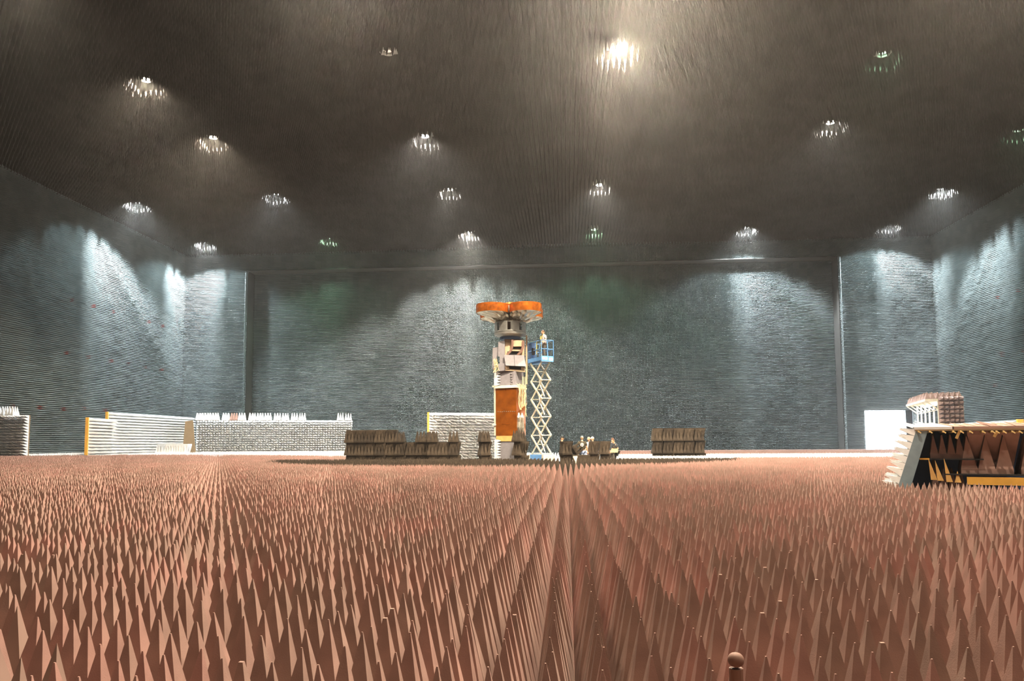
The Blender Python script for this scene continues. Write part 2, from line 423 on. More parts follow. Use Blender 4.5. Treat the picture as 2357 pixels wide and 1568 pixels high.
clear(-31.5, -28, 52.0, 54.5); clear(23, 33, 48, 63)
lx_ = (tx - SH0.x) * math.cos(SHR) + (ty - SH0.y) * math.sin(SHR); ly_ = -(tx - SH0.x) * math.sin(SHR) + (ty - SH0.y) * math.cos(SHR)
zone[(lx_ > -.75) & (lx_ < 3.6) & (ly_ > -.35) & (ly_ < 2.1)] = 9
clear(5, 9.3, 44.3, 46.6); clear(1.5, 4.3, 43.9, 46.3)
zz = np.stack([tx, ty, np.full(len(tx), TB + HF)])
pxs, pys, pd = proj(zz.T)
vis = (pxs > -40) & (pxs < FW + 40) & (pys < FH + 130) & (pys > 0) & (zone == 0)
order = np.argsort(np.where(vis, ty, 1e9))[:300]
near = np.zeros(len(tx), bool); near[order] = True
# the nearest 300 blocks, each a thing
variants = []
for k in range(10):
    m = MB(); tb = [.1, .35, .5, .2, .6, .9, .15, .4, .3, .75][k]
    m.box((0, 0, TB / 2), (TILE - .004, TILE - .004, TB), tint=tb)
    for i in (-1, 0, 1):
        for j in (-1, 0, 1):
            hh = HF * random.uniform(.95, 1.03)
            lx, ly = random.gauss(0, .013), random.gauss(0, .013)
            tp = .03
            if random.random() < .035: hh *= random.uniform(.86, .95); tp = .09
            m.pyr((i * SF, j * SF, TB), (SF * .497, 0, 0), (0, SF * .497, 0), (lx, ly, hh), tp, min(1, max(0, tb + random.uniform(-.15, .15))))
    variants.append(m.mesh('floor_foam_block', M['red']))
for q in np.nonzero(near)[0]:
    v = variants[int(abs(math.sin(ti.ravel()[ok][q] * 12.9 + tj.ravel()[ok][q] * 78.2)) * 9999) % 10]
    o = link('floor_foam_block', v, None, (tx[q], ty[q], 0), R(90) * random.randrange(4))
    tag(o, 'rust red foam block of nine tall pyramids on the floor nearest the camera', 'foam block', 'rust foam blocks of the near floor')
def tiles_to_field(name, sel, mat, h, label, seed, extra_rise=True):
    cx, cy = tx[sel], ty[sel]
    off = np.array([(i * SF, j * SF) for i in (-1, 0, 1) for j in (-1, 0, 1)])
    A = (cx[:, None] + off[None, :, 0]).ravel(); B = (cy[:, None] + off[None, :, 1]).ravel()
    if callable(h): h = h(A, B)
    hh = (h + (rise(A, B) if extra_rise else 0)) * (1 + rng.normal(0, .02, len(A)))
    t = np.clip(np.repeat(blocktint(cx + 50, cy, TILE, seed), 9) ** 1.5 + rng.normal(0, .08, len(A)), 0, 1)
    lean = rng.normal(0, .012, (len(A), 3)); lean[:, 2] = 0
    C = np.stack([A, B, np.full(len(A), TB)], 1)
    o = field(name, C, (SF * .5, 0, 0), (0, SF * .5, 0), (0, 0, 1), hh, t, mat, lean=lean)
    return tag(o, label, 'foam', None, 'stuff')
tiles_to_field('rust_foam', (zone == 0) & ~near, M['redfar'], HF, 'wide field of rust red foam pyramids covering the middle of the floor', 1)
tiles_to_field('white_foam', zone == 1, M['white'], lambda A, B: .78 - .22 * np.clip((A + 14) / 8, 0, 1), 'band of white foam pyramids in front of the left wall panels', 2, False)
tiles_to_field('white_foam', zone == 2, M['white'], HF, 'strip of white foam pyramids right of the dark stacks', 3, False)
tiles_to_field('rust_foam', zone == 3, M['redfar'], HF + .04, 'far strip of rust foam pyramids below the back wall on the right', 4, False)
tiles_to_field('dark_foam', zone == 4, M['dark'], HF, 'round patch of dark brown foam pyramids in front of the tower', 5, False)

# ------------------------------------------------------------------ loose foam blocks and stacks
BH, BT = .58, .09
def block_mesh(mat, s=SF, h=BH, tb=BT, n=3, name='foam_block', jitter=.012):
    m = MB(); b = random.random(); L = s * n
    m.box((0, 0, tb / 2), (L - .004, L - .004, tb), tint=b)
    for i in range(n):
        for j in range(n):
            m.pyr(((i - (n - 1) / 2) * s, (j - (n - 1) / 2) * s, tb), (s * .49, 0, 0), (0, s * .49, 0),
                  (random.gauss(0, jitter), random.gauss(0, jitter), h * random.uniform(.96, 1.0)), .04, min(1, max(0, b + random.uniform(-.3, .3))))
    return m.mesh(name, mat)
darkb = [block_mesh(M['dark']) for _ in range(6)]
whiteb = [block_mesh(M['white'], jitter=.02) for _ in range(5)]
redb = block_mesh(M['red'])
PAIR = BH + 2 * BT + .012
def put_block(me, loc, rz, label, cat='foam block', group=None, flip=False, rx=0.0, ry=0.0):
    o = link('foam_block', me, None, loc); o.rotation_euler = (rx + (math.pi if flip else 0), ry, rz)
    return tag(o, label, 'foam block', group)
def pair_col(pool, X, Y, z, rz, label, group, top=True):
    put_block(random.choice(pool), (X, Y, z), rz, label, 0, group)
    if top:
        ox = Matrix.Rotation(rz, 3, 'Z') @ Vector((SF / 2, SF / 2, 0))
        put_block(random.choice(pool), (X + ox.x, Y + ox.y, z + PAIR), rz, label + ', upside down', 0, group, True)
ORD = ['first', 'second', 'third', 'fourth', 'fifth', 'sixth', 'seventh', 'eighth', 'ninth', 'tenth', 'eleventh', 'twelfth', 'thirteenth', 'fourteenth']
def stack(pool, x0, ncol, Y, npairs, where, depth=1, singles=(), rz=0.0, pitch=.625, adj='dark'):
    for c in range(ncol):
        nm = f'{ORD[c]} {adj} foam block from left' if ncol > 1 else f'{adj} brown foam block'
        X = x0 + c * pitch + .3; jy = random.uniform(-.1, .1); jr = rz + random.uniform(-.05, .05)
        for dd in range(depth):
            for k in range(npairs):
                lv = ('bottom', 'middle', 'top')[min(k, 2)] if npairs > 2 else ('lower', 'upper')[k] if npairs == 2 else 'only'
                pair_col(pool, X, Y + dd * .64 + jy, k * PAIR, jr, f'{nm}, {lv} layer of {where}', f'foam blocks of the {where}')
            if c in singles:
                put_block(random.choice(pool), (X, Y + dd * .64 + jy, npairs * PAIR), jr, f'{nm}, standing on top of {where}', 0, f'top foam blocks of the {where}')
YS = 43.0
stack(darkb, P(795, 1000, YS).x, 5, YS, 3, 'long stack\'s left end')
x1 = P(795, 1000, YS).x + 5 * .625
stack(darkb, x1 + .02, 4, YS - .1, 2, 'long stack\'s low middle', singles=(0, 2, 3))
stack(darkb, P(985, 1000, 42.2).x, 3, 42.2, 2, 'stack before yellow-edged panel', singles=(0, 2))
stack(darkb, P(1104, 1000, 41.0).x - .05, 1, 41.0, 2, 'narrow stack left of the tower', singles=(0,), rz=R(28))
stack(darkb, P(1184, 1000, 40.0).x - .05, 1, 40.0, 2, 'narrow stack between tower and lift', singles=(0,), rz=R(-32))
stack(darkb, P(1290, 1000, 41.6).x - .02, 1, 41.6, 2, 'stack right beside the lift', rz=R(25))
stack(darkb, P(1352, 1000, 43).x - .0, 2, 43.0, 2, 'low stack between the people', pitch=.66)
stack(darkb, P(1499, 1000, 45).x, 5, 45.0, 3, 'big square stack', pitch=.64)
# leaning block beside the man in the olive shirt
pp = P(1319, 1030, 42.2)
put_block(darkb[0], (pp.x, 42.25, .95), R(10), 'dark foam block tilted on its side, carried by the man in the olive shirt', 0, None, rx=R(-8), ry=R(58))
# board laid on the floor and white kerb blocks beside the lift
o = MB().box((P(1338, 1047, 41.2).x, 41.3, .38), (.98, .8, .76)).build('floor_box', M['dark']); tag(o, 'low dark box on the floor below the man in the olive shirt', 'box')
o = MB().box((P(1324, 1050, 41.0).x, 41.0, .35), (.25, .25, .72)).build('post', M['cream']); tag(o, 'short cream post on the floor right of the dark stack beside the lift', 'post')

# ------------------------------------------------------------------ white absorber panels
def panel(name, label, p0, p1, H, mats, rows, cols, normal_side=1, droop=.06, tipx=0.0, edge=None, sz=3, hp=.42):
    """free standing panel from p0 to p1 (xy); pyramids face the room"""
    a = Vector((p0[0], p0[1], 0)); b = Vector((p1[0], p1[1], 0)); L = (b - a).length
    rz = math.atan2(b.y - a.y, b.x - a.x)
    r = thing(name, label, 'foam partition', a, rz)
    MB().box((L / 2, .04, H / 2), (L, .06, H)).build('backing_board', M['ply'], r)
    tw, th = L / cols, H / rows
    meshes = []
    for k in range(4):
        m = MB(); m.box((0, -.03, 0), (tw - .01, .06, th - .01), tint=random.random())
        n = max(2, round(tw / .2)); nz = max(2, round(th / .2)); sx, sz_ = tw / n, th / nz
        for i in range(n):
            for j in range(nz):
                m.pyr(((i - (n - 1) / 2) * sx, -.06, (j - (nz - 1) / 2) * sz_), (sx * .49, 0, 0), (0, 0, sz_ * .49),
                      (tipx + random.gauss(0, .02), -hp * random.uniform(.95, 1.05), -droop + random.gauss(0, .02)), .05, random.random())
        meshes.append(m.mesh('foam_tile', mats))
    for c in range(cols):
        for q in range(rows):
            link('foam_tile', random.choice(meshes), r, ((c + .5) * tw, 0, (q + .5) * th))
    if edge is not None:
        for ex_ in edge: 
            e = MB().box((ex_ * L, 0, H / 2), (.12, .2, H + .05)).build('edge_post', M['yellow'], r); e['label'] = 'bright yellow wooden edge post'
    return r
def xz(x, y, Y): p = P(x, y, Y); return p
# A and B run along the left wall, facing right; C and D face the camera
pa, pb = P(200, 1000, 47.2), P(255, 1000, 50.6)
panel('foam_partition', 'short white foam panel with yellow left edge, in front of the longer panel by the left wall',
      (pa.x, pa.y), (pb.x, pb.y), P(202, 962, 47.2).z, M['white'], 5, 5, edge=(0,), tipx=.12)
pa, pb = P(245, 1000, 52.0), P(440, 1000, 64)
panel('foam_partition', 'long white foam panel with a yellow left edge running along the left wall',
      (pa.x, pa.y), (pb.x, pb.y), P(247, 949, 52).z, M['white'], 6, 18, edge=(0,), tipx=.1)
pa, pb = P(452, 1000, 58.5), P(810, 1000, 62)
HCt = P(455, 968, 58.5).z
pc = panel('foam_partition', 'longest white foam panel, its top lined with loose foam blocks, left of the dark stacks',
      (pa.x, pa.y), (pb.x, pb.y), HCt, M['white'], 6, 20, tipx=.16, droop=.06)
rzC = pc.rotation_euler[2]
MB().prism([(-.9, -.9, 0), (.25, -.9, 0), (-.1, -.9, HCt), (-.7, -.9, HCt - .1)], (0, .08, 0)).build('end_board', M['ply'], pc)['label'] = 'plain brown plywood board at the left end'
wn = 0
for xpx, kind in ((459, 0), (477, 0), (495, 0), (519, 0), (538, 1), (556, 0), (580, 0), (598, 0), (616, 0), (638, 0), (656, 0), (677, 0), (695, 0), (783, 0), (801, 0)):
    Yc = 58.5 + (xpx - 452) / 358 * 3.5 + .0; q = P(xpx, 960, Yc)
    put_block(redb if kind else random.choice(whiteb), (q.x, Yc + .1, HCt + .005), rzC,
        'only rust coloured foam block on top of the longest white panel' if kind else f'{ORD[wn]} white foam block from left along the top of the longest white panel', 0,
        None if kind else 'white foam blocks on the longest panel')
    wn += 1 - kind
pa, pb = P(986, 1000, 49.5), P(1142, 1000, 51.5)
panel('foam_partition', 'white foam panel with a yellow left edge standing behind the tower', (pa.x, pa.y), (pb.x, pb.y), P(988, 950, 49.5).z, M['white'], 6, 8, edge=(0,), tipx=.16, droop=.1)
pa, pb = P(-2, 1000, 47.2), P(66, 1000, 46.2)
HE = P(40, 957, 46.8).z
panel('foam_partition', 'white foam panel cut by the left edge of the picture', (pa.x, pa.y), (pb.x, pb.y), HE, M['white'], 6, 5, tipx=.22, droop=-.08)
for xp in (6, 28):
    q = P(xp, 950, 47); put_block(random.choice(whiteb), (q.x, 47.0, HE + .005), 0, ('left' if xp < 10 else 'right') + ' one of two white foam blocks on the panel at the left picture edge', 0, 'white blocks on the leftmost panel')
stack(whiteb, P(364, 1000, 53.3).x, 4, 53.3, 2, 'low white stack', adj='white', pitch=.62)

# ------------------------------------------------------------------ test tower with the antenna on top
YT = 41.5
TXC = P(1176, 1000, YT).x
TRZ = R(-20)
def zt(y): return P(1176, y, YT).z
tower = thing('test_tower', 'tall amber foil wrapped test tower carrying the antenna in the middle of the hall', 'tower', (TXC, YT, 0), TRZ)
RI = Matrix.Rotation(-TRZ, 3, 'Z')
def L(x, y, Yd=0.0):
    p = P(x, y, YT + Yd); return RI @ (p - Vector((TXC, YT, 0)))
DEP = RI @ Vector((0, 1, 0))
def pp(name, mat, poly, Yd, depth, label=None, parent=tower):
    yd = Yd if isinstance(Yd, (list, tuple)) else [Yd] * len(poly)
    o = MB().prism([L(x, y, d) for (x, y), d in zip(poly, yd)], DEP * depth).build(name, mat, parent)
    if label: o['label'] = label
    return o
def tb(name, mat, w, y0, y1, wtop=None, label=None):
    a, b = w / 2, (wtop or w) / 2; z0, z1 = zt(y0) if y0 < 1100 else 0, zt(y1)
    m = MB(); vs = [(-a, -a, z0), (a, -a, z0), (a, a, z0), (-a, a, z0), (-b, -b, z1), (b, -b, z1), (b, b, z1), (-b, b, z1)]
    m.add(vs, [(3, 2, 1, 0), (4, 5, 6, 7), (0, 1, 5, 4), (1, 2, 6, 5), (2, 3, 7, 6), (3, 0, 4, 7)])
    o = m.build(name, mat, tower)
    if label: o['label'] = label
    return o
tb('base_foam', M['grey'], .95, 1200, 1015, 1.2, 'plain grey foam cladding at the foot')
tb('tape_band', M['tan'], 1.28, 1016, 1003, None, 'tan band under the foil')
foil = tb('foil_wrap', M['kapton'], 1.30, 1003, 893, None, 'amber foil wrapped around the column')
m = MB()
for k in range(9): m.box((-.5 + k * .13, -.655, zt(948.5) + random.uniform(-.015, .015)), (.07, .012, .03))
m.build('seam_tape', M['silver'], foil)
m = MB(); m.box((-.02, -.655, zt(977)), (.5, .012, .03)); m.box((0, -.655, zt(898)), (.03, .014, .2)); m.build('seam_tape', M['orange'], foil)
m = MB(); m.box((0, 0, zt(894)), (1.46, 1.46, .06)); m.box((0, 0, zt(891)), (1.36, 1.36, .1)); m.build('collar', M['cream'], tower)
tb('upper_foam', M['grey'], 1.22, 890, 856, 1.12, 'lilac grey foam cladding above the foil')
for (ya, yb2, ww) in ((1055, 1012, .62), (889, 858, .62)):
    m = MB(); za, zb = zt(ya), zt(yb2); m.box((-ww - .02, -.52, (za + zb) / 2), (.2, .34, zb - za))
    n = int((zb - za) / .15)
    for i in range(n): m.pyr((-ww + .06, -.665, za + (i + .5) * (zb - za) / n), (0, .055, 0), (0, 0, .074), (.24, 0, 0), .04)
    m.build('spike_strip', M['white'], tower)['label'] = 'cream foam strip with teeth along the left corner'
m = MB(); za, zb = zt(889), zt(860)
for i in range(5): m.pyr((.42, -.62, za + (i + .5) * (zb - za) / 5), (0, .045, 0), (0, 0, .07), (-.18, 0, 0), .04)
m.build('spike_strip', M['grey'], tower)
m = MB(); m.box((-.73, -.5, (zt(1003) + zt(893)) / 2), (.13, .16, zt(893) - zt(1003)))
for yy in (890, 978): m.box((-.74, -.5, zt(yy)), (.28, .3, .09))
m.build('side_post', M['cream'], tower)
m = MB()
for k in range(9):
    x0, y0 = .70 + random.uniform(0, .12), -.55 + k * .13
    zb = zt(random.choice([935, 945, 960, 985, 998]))
    pts = [(x0 - .15, y0, zt(886))] + [(x0 + random.uniform(-.05, .09), y0 + random.uniform(-.06, .06), zt(889) + (zb - zt(889)) * t) for t in (.0, .15, .35, .55, .75, 1)]
    m.tube(pts, .017, 6)
for k in range(3):
    y0 = -.4 + k * .2; zb = zt(940 - k * 3)
    m.tube([(.74, y0, zt(885)), (.80, y0 - .1, zt(915)), (.82, y0 - .15, zb), (.90, y0 - .16, zb - .08), (.97, y0 - .17, zb + .05), (.99, y0 - .12, zt(905)), (.96, y0 - .05, zt(870))], .017, 6)
m.build('cable_bundle', M['cable'], tower)
m = MB()
for (yy0, xx) in ((-.45, .70), (-.05, .72)):
    m.lathe((xx, yy0, 0), [(.10, zt(996)), (.17, zt(985)), (.12, zt(972)), (.15, zt(962)), (.05, zt(952))], 12, wob=.12)
m.build('foil_sleeve', M['silver'], tower)
m = MB(); a = L(1211.5, 772, .1); b = L(1211, 885, .1); m.tube([a, b], .035, 8); m.tube([L(1213, 772, .1), L(1213.5, 885, .1)], .018, 6)
m.build('mast_pipe', M['beige'], tower)
# positioner head
pp('head_box', M['beige'], [(1161, 781), (1206, 783), (1206, 818), (1161, 817)], -.30, .75, 'beige positioner head')
pp('head_cover', M['beige'], [(1182, 783), (1203, 784), (1201, 797.5), (1181, 797.5)], -.48, .12)
pp('slot_shade', M['black'], [(1181, 798.5), (1200, 799), (1198, 804), (1180, 804)], -.36, .03, 'black plate painting the shade of a recess')  # black plate on the head paints the shade inside a slot
pp('cross_bar', M['beige'], [(1177, 804.5), (1198, 805.5), (1197, 808.5), (1177, 808)], -.5, .15)
pp('slot_shade', M['black'], [(1168, 809), (1196, 809), (1190, 817), (1166, 817)], -.36, .03, 'black plate painting the shade of a recess')  # second black plate, painted shade under the cross bar
for pts in (((1179.5, 782), (1179.5, 794), (1178, 802), (1174, 810), (1167, 816.5)), ((1204, 785), (1204.3, 795), (1202, 804), (1198, 811), (1191, 817.5))):
    m = MB()
    for a, b in zip(pts, pts[1:]): m.bar(L(*a, -.56), L(*b, -.56), .045, .12)
    m.build('sector_gear', M['brownp'], tower)
pp('side_panel', M['grey'], [(1147, 787), (1162, 784), (1162, 840), (1150, 840), (1150, 822), (1146, 820)], -.42, .1, 'tall grey foam board on the left of the head')
pp('side_panel', M['grey'], [(1134, 801), (1147, 799), (1147, 815), (1143, 821), (1143, 848), (1133, 852)], -.3, .1, 'stepped grey foam board at the far left')
pp('side_panel', M['grey'], [(1145.5, 838), (1163.5, 836), (1163.5, 853), (1145.5, 855)], -.66, .3, 'small grey box shaped foam block')
pp('front_panel', M['grey'], [(1160, 817), (1182.5, 817.5), (1184.5, 842.5), (1164, 841.5)], [-.62, -.62, -.9, -.9], .08, 'tilted grey foam board')
pp('front_panel', M['grey'], [(1183.3, 817.5), (1206, 818), (1211, 843.5), (1185.3, 842.5)], [-.62, -.62, -.9, -.9], .08, 'tilted grey foam board')
pp('front_shade', M['black'], [(1158, 818), (1207, 819), (1207, 852), (1160, 852)], -.40, .06)  # black plate stands in for the shadow behind the tilted boards
m = MB()
for poly in ([(1163, 843), (1171, 843.5), (1172, 852), (1163, 851)], [(1199.5, 845), (1207, 846), (1208, 853), (1199.5, 853)], [(1163, 849.5), (1208, 852), (1208, 856), (1163, 853)]):
    m.prism([L(x, y, -.7) for x, y in poly], DEP * .35)
m.build('bracket', M['beige'], tower)
m = MB()
for k in range(9):
    x0 = random.uniform(1137, 1148); m.tube([L(x0 + random.uniform(-5, 3), 828 + t * 7 + random.uniform(-3, 3), -.62 - random.uniform(0, .1)) for t in range(5)], .022, 6)
m.build('cable_tangle', M['cable'], tower)
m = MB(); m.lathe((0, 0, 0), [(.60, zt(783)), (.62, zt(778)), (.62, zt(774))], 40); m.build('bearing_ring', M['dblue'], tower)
m = MB(); m.lathe((0, 0, 0), [(.62, zt(777)), (.93, zt(772.5)), (.95, zt(768)), (.88, zt(767))], 48); m.build('flange', M['steel'], tower)
# antenna
za = zt(766.9)
ant = thing('antenna', 'antenna of orange rimmed round petals and silver foil on top of the foil tower', 'antenna', (TXC, YT, za), R(0))
m = MB(); m.lathe((0, 0, 0), [(.17, 0), (.17, zt(742) - za)], 20); m.build('column', M['pink'], ant)
for k in range(8):
    m = MB(); a0 = R(45 * k + 6); m.lathe((0, 0, 0), [(.92, .02), (.92, zt(746) - za)], 10, a0=a0, a1=a0 + R(33))
    m.build('drum_plate', M['steel'], ant)
for zz_ in (.03, zt(745.5) - za):
    m = MB(); m.lathe((0, 0, zz_), [(.80, -.03), (.93, -.03), (.93, .04), (.80, .04), (.80, -.03)], 48, caps=False); m.build('drum_ring', M['steel'], ant)
m = MB(); m.lathe((0, 0, 0), [(.86, zt(745) - za), (.80, zt(742) - za), (.4, zt(739) - za)], 40, wob=.02); m.build('hub', M['silver'], ant)
PRD, PCX = .93, .95
zr0, zr1, zh = zt(727.5) - za, zt(708.5) - za, zt(743) - za
for k in range(4):
    a = R(45 + 90 * k); cx, cy = PCX * 1.0 * math.copysign(1, math.cos(a)), PCX * math.copysign(1, math.sin(a))
    m = MB(); m.lathe((cx, cy, 0), [(PRD, zr0), (PRD + .012, (zr0 + zr1) / 2), (PRD, zr1)], 56, wob=.006, caps=False)
    m.lathe((cx, cy, 0), [(PRD - .01, zr1), (PRD * .5, zr1 + .02)], 56); pet = m.build('petal', M['orange'], ant); pet['label'] = 'round petal with a wide orange foil rim'
    m = MB(); vs = []; n = 30; rr = 5
    for j in range(rr + 1):
        t = j / rr; ccx, ccy = cx * (1 - .62 * t), cy * (1 - .62 * t); r_ = PRD * .985 * (1 - t) + .34 * t; z_ = zr0 + .02 + (zh - zr0) * (t ** 1.2)
        for q in range(n):
            aa = 2 * math.pi * q / n; w_ = 0 if j == 0 else .06 * random.uniform(-1, 1)
            vs.append((ccx + (r_ + w_) * math.cos(aa), ccy + (r_ + w_) * math.sin(aa), z_ + (0 if j == 0 else random.uniform(-.06, .04))))
    fs = [(j * n + q, j * n + (q + 1) % n, (j + 1) * n + (q + 1) % n, (j + 1) * n + q) for j in range(rr) for q in range(n)]
    m.add(vs, fs); m.build('foil_underside', M['silver'], pet)['label'] = 'crinkled silver foil'
m = MB(); m.lathe((0, 0, 0), [(.46, zr1 - .35), (.42, zr1), (.36, zt(705) - za)], 24, wob=.04); m.build('neck', M['silver'], ant)
m = MB(); m.lathe((0, 0, 0), [(.33, zt(705.5) - za), (.34, zt(702) - za), (.32, zt(698) - za)], 28, wob=.02); m.build('top_cap', M['orange'], ant)

# ------------------------------------------------------------------ scissor lift
YL = 42.6
lc = P(1245.5, 1000, YL)
lift = thing('scissor_lift', 'blue and cream scissor lift raised beside the foil tower', 'scissor lift', (lc.x, YL, 0), R(30))
ZD = P(1246, 829, YL).z
m = MB(); m.box((0, 0, .50), (.74, 1.5, .54)); m.build('chassis', M['blue'], lift)
for sy in (-.86, .86): MB().box((0, sy, .50), (.76, .22, .56)).build('end_cover', M['cream'], lift)['label'] = 'cream end cover'
for sx in (-1, 1):
    for sy in (-1, 1):
        m = MB(); m.tube([(sx * .30, sy * .6, .17), (sx * .40, sy * .6, .17)], .165, 20); m.build('wheel', M['black'], lift)
NS, LH = 5, .66
z0, z1 = .82, ZD - .16
for k in range(NS):
    a, b = z0 + (z1 - z0) * k / NS, z0 + (z1 - z0) * (k + 1) / NS
    for sx in (-1, 1):
        m = MB(); m.bar((sx * .32, -LH, a), (sx * .32, LH, b), .045, .11); m.build('scissor_arm', M['cream'], lift)
        m = MB(); m.bar((sx * .265, LH, a), (sx * .265, -LH, b), .045, .11); m.build('scissor_arm', M['cream'], lift)
for k in range(NS + 1):
    a = z0 + (z1 - z0) * k / NS
    for sy in (-1, 1): MB().tube([(-.34, sy * LH, a), (.34, sy * LH, a)], .032, 8).build('cross_tube', M['cream'], lift)
    if k < NS: MB().tube([(-.34, 0, a + (z1 - z0) / NS / 2), (.34, 0, a + (z1 - z0) / NS / 2)], .03, 8).build('cross_tube', M['cream'], lift)
for k in (0, 2, 3):
    a, b = z0 + (z1 - z0) * (k + .12) / NS, z0 + (z1 - z0) * (k + 1.4) / NS
    m = MB(); m.tube([(.05, -.35, a), (-.02, .05, (a + b) / 2)], .05, 8); m.tube([(-.02, .05, (a + b) / 2), (-.05, .3, b)], .03, 8); m.build('hydraulic_ram', M['steel'], lift)
m = MB(); m.box((0, 0, ZD - .06), (.78, 1.72, .12)); m.box((0, .1, ZD - .17), (.6, 1.3, .1)); m.build('deck', M['blue'], lift)
m = MB(); m.box((0, -.875, ZD - .02), (.80, .03, .34)); m.box((-.40, 0, ZD + .0), (.03, 1.74, .22)); m.box((.40, 0, ZD), (.03, 1.74, .22)); m.box((0, .875, ZD), (.8, .03, .22))
toe = m.build('toe_board', M['blue'], lift)
m = MB(); m.box((-.18, -.893, ZD + .0), (.34, .006, .15)); m.box((.22, -.893, ZD - .03), (.24, .006, .17)); dec = m.build('decal', M['paper'], toe); dec['label'] = 'white decals with dark markings'
m = MB()
for i in range(5): m.box((-.31 + i * .065, -.8975, ZD + .01), (.04, .004, .05))
for i in range(4): m.box((.14 + i * .05, -.8975, ZD - .03), (.03, .004, .07))
m.build('marking', M['decal'], dec)
m = MB()
for z_ in (ZD + .56, ZD + 1.08):
    for (a, b) in (((-.4, -.87), (.4, -.87)), ((.4, -.87), (.4, .87)), ((.4, .87), (-.4, .87)), ((-.4, .87), (-.4, -.87))): m.tube([(a[0], a[1], z_), (b[0], b[1], z_)], .024, 8)
m.build('rail', M['blue'], lift)
for (x, y) in ((-.4, -.87), (.4, -.87), (.4, .87), (-.4, .87), (.4, -.2), (-.4, -.2), (.4, .35), (-.4, .35), (0, -.87)):
    m = MB(); m.tube([(x, y, ZD), (x, y, ZD + 1.09)], .024, 8); m.build('rail_post', M['blue'], lift)
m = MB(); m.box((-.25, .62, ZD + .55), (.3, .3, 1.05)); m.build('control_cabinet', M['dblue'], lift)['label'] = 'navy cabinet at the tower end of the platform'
m = MB(); m.lathe((-.37, .2, ZD + .3), [(.09, 0), (.11, .2), (.09, .42)], 14); m.build('tool_bag', M['black'], lift)
m = MB(); m.tube([(.02, .0, ZD + .98), (.04, .0, ZD + .5), (.1, -.1, ZD + .1)], .02, 6); m.tube([(-.37, -.25, ZD + 1.06), (-.38, -.25, ZD + .3)], .02, 6); m.build('strap', M['strap'], lift)['label'] = 'yellow safety strap'

# ------------------------------------------------------------------ people
def skin_mesh(nodes, edges, sub=1):
    me = bpy.data.meshes.new('skin'); me.from_pydata([n[:3] for n in nodes], edges, []); o = bpy.data.objects.new('skin', me); COL.objects.link(o)
    md = o.modifiers.new('s', 'SKIN'); md.use_smooth_shade = True
    for i, n in enumerate(nodes): me.skin_vertices[0].data[i].radius = (n[3], n[4] if len(n) > 4 else n[3]); me.skin_vertices[0].data[i].use_root = (i == 0)
    sb = o.modifiers.new('d', 'SUBSURF'); sb.levels = sub; sb.render_levels = sub
    dg = bpy.context.evaluated_depsgraph_get(); ev = o.evaluated_get(dg); m2 = ev.to_mesh()
    out = ([v.co.copy() for v in m2.vertices], [tuple(p.vertices) for p in m2.polygons])
    ev.to_mesh_clear(); bpy.data.objects.remove(o); bpy.data.meshes.remove(me)
    return out
def ellip(m, c, r, n=14, k=10, mi=0, fn=None, zmin=-1, zmax=1):
    vs, fs = [], []
    for i in range(k + 1):
        t = zmin + (zmax - zmin) * i / k; ph = math.asin(max(-1, min(1, t)))
        for q in range(n):
            a = 2 * math.pi * q / n; v = Vector((math.cos(a) * math.cos(ph) * r[0], math.sin(a) * math.cos(ph) * r[1], t * r[2]))
            if fn: v = fn(v)
            vs.append(v + Vector(c))
    for i in range(k):
        for q in range(n): fs.append((i * n + q, i * n + (q + 1) % n, (i + 1) * n + (q + 1) % n, (i + 1) * n + q))
    fs += [tuple(range(n))[::-1], tuple(range(k * n, k * n + n))]
    return m.add(vs, fs, mi)
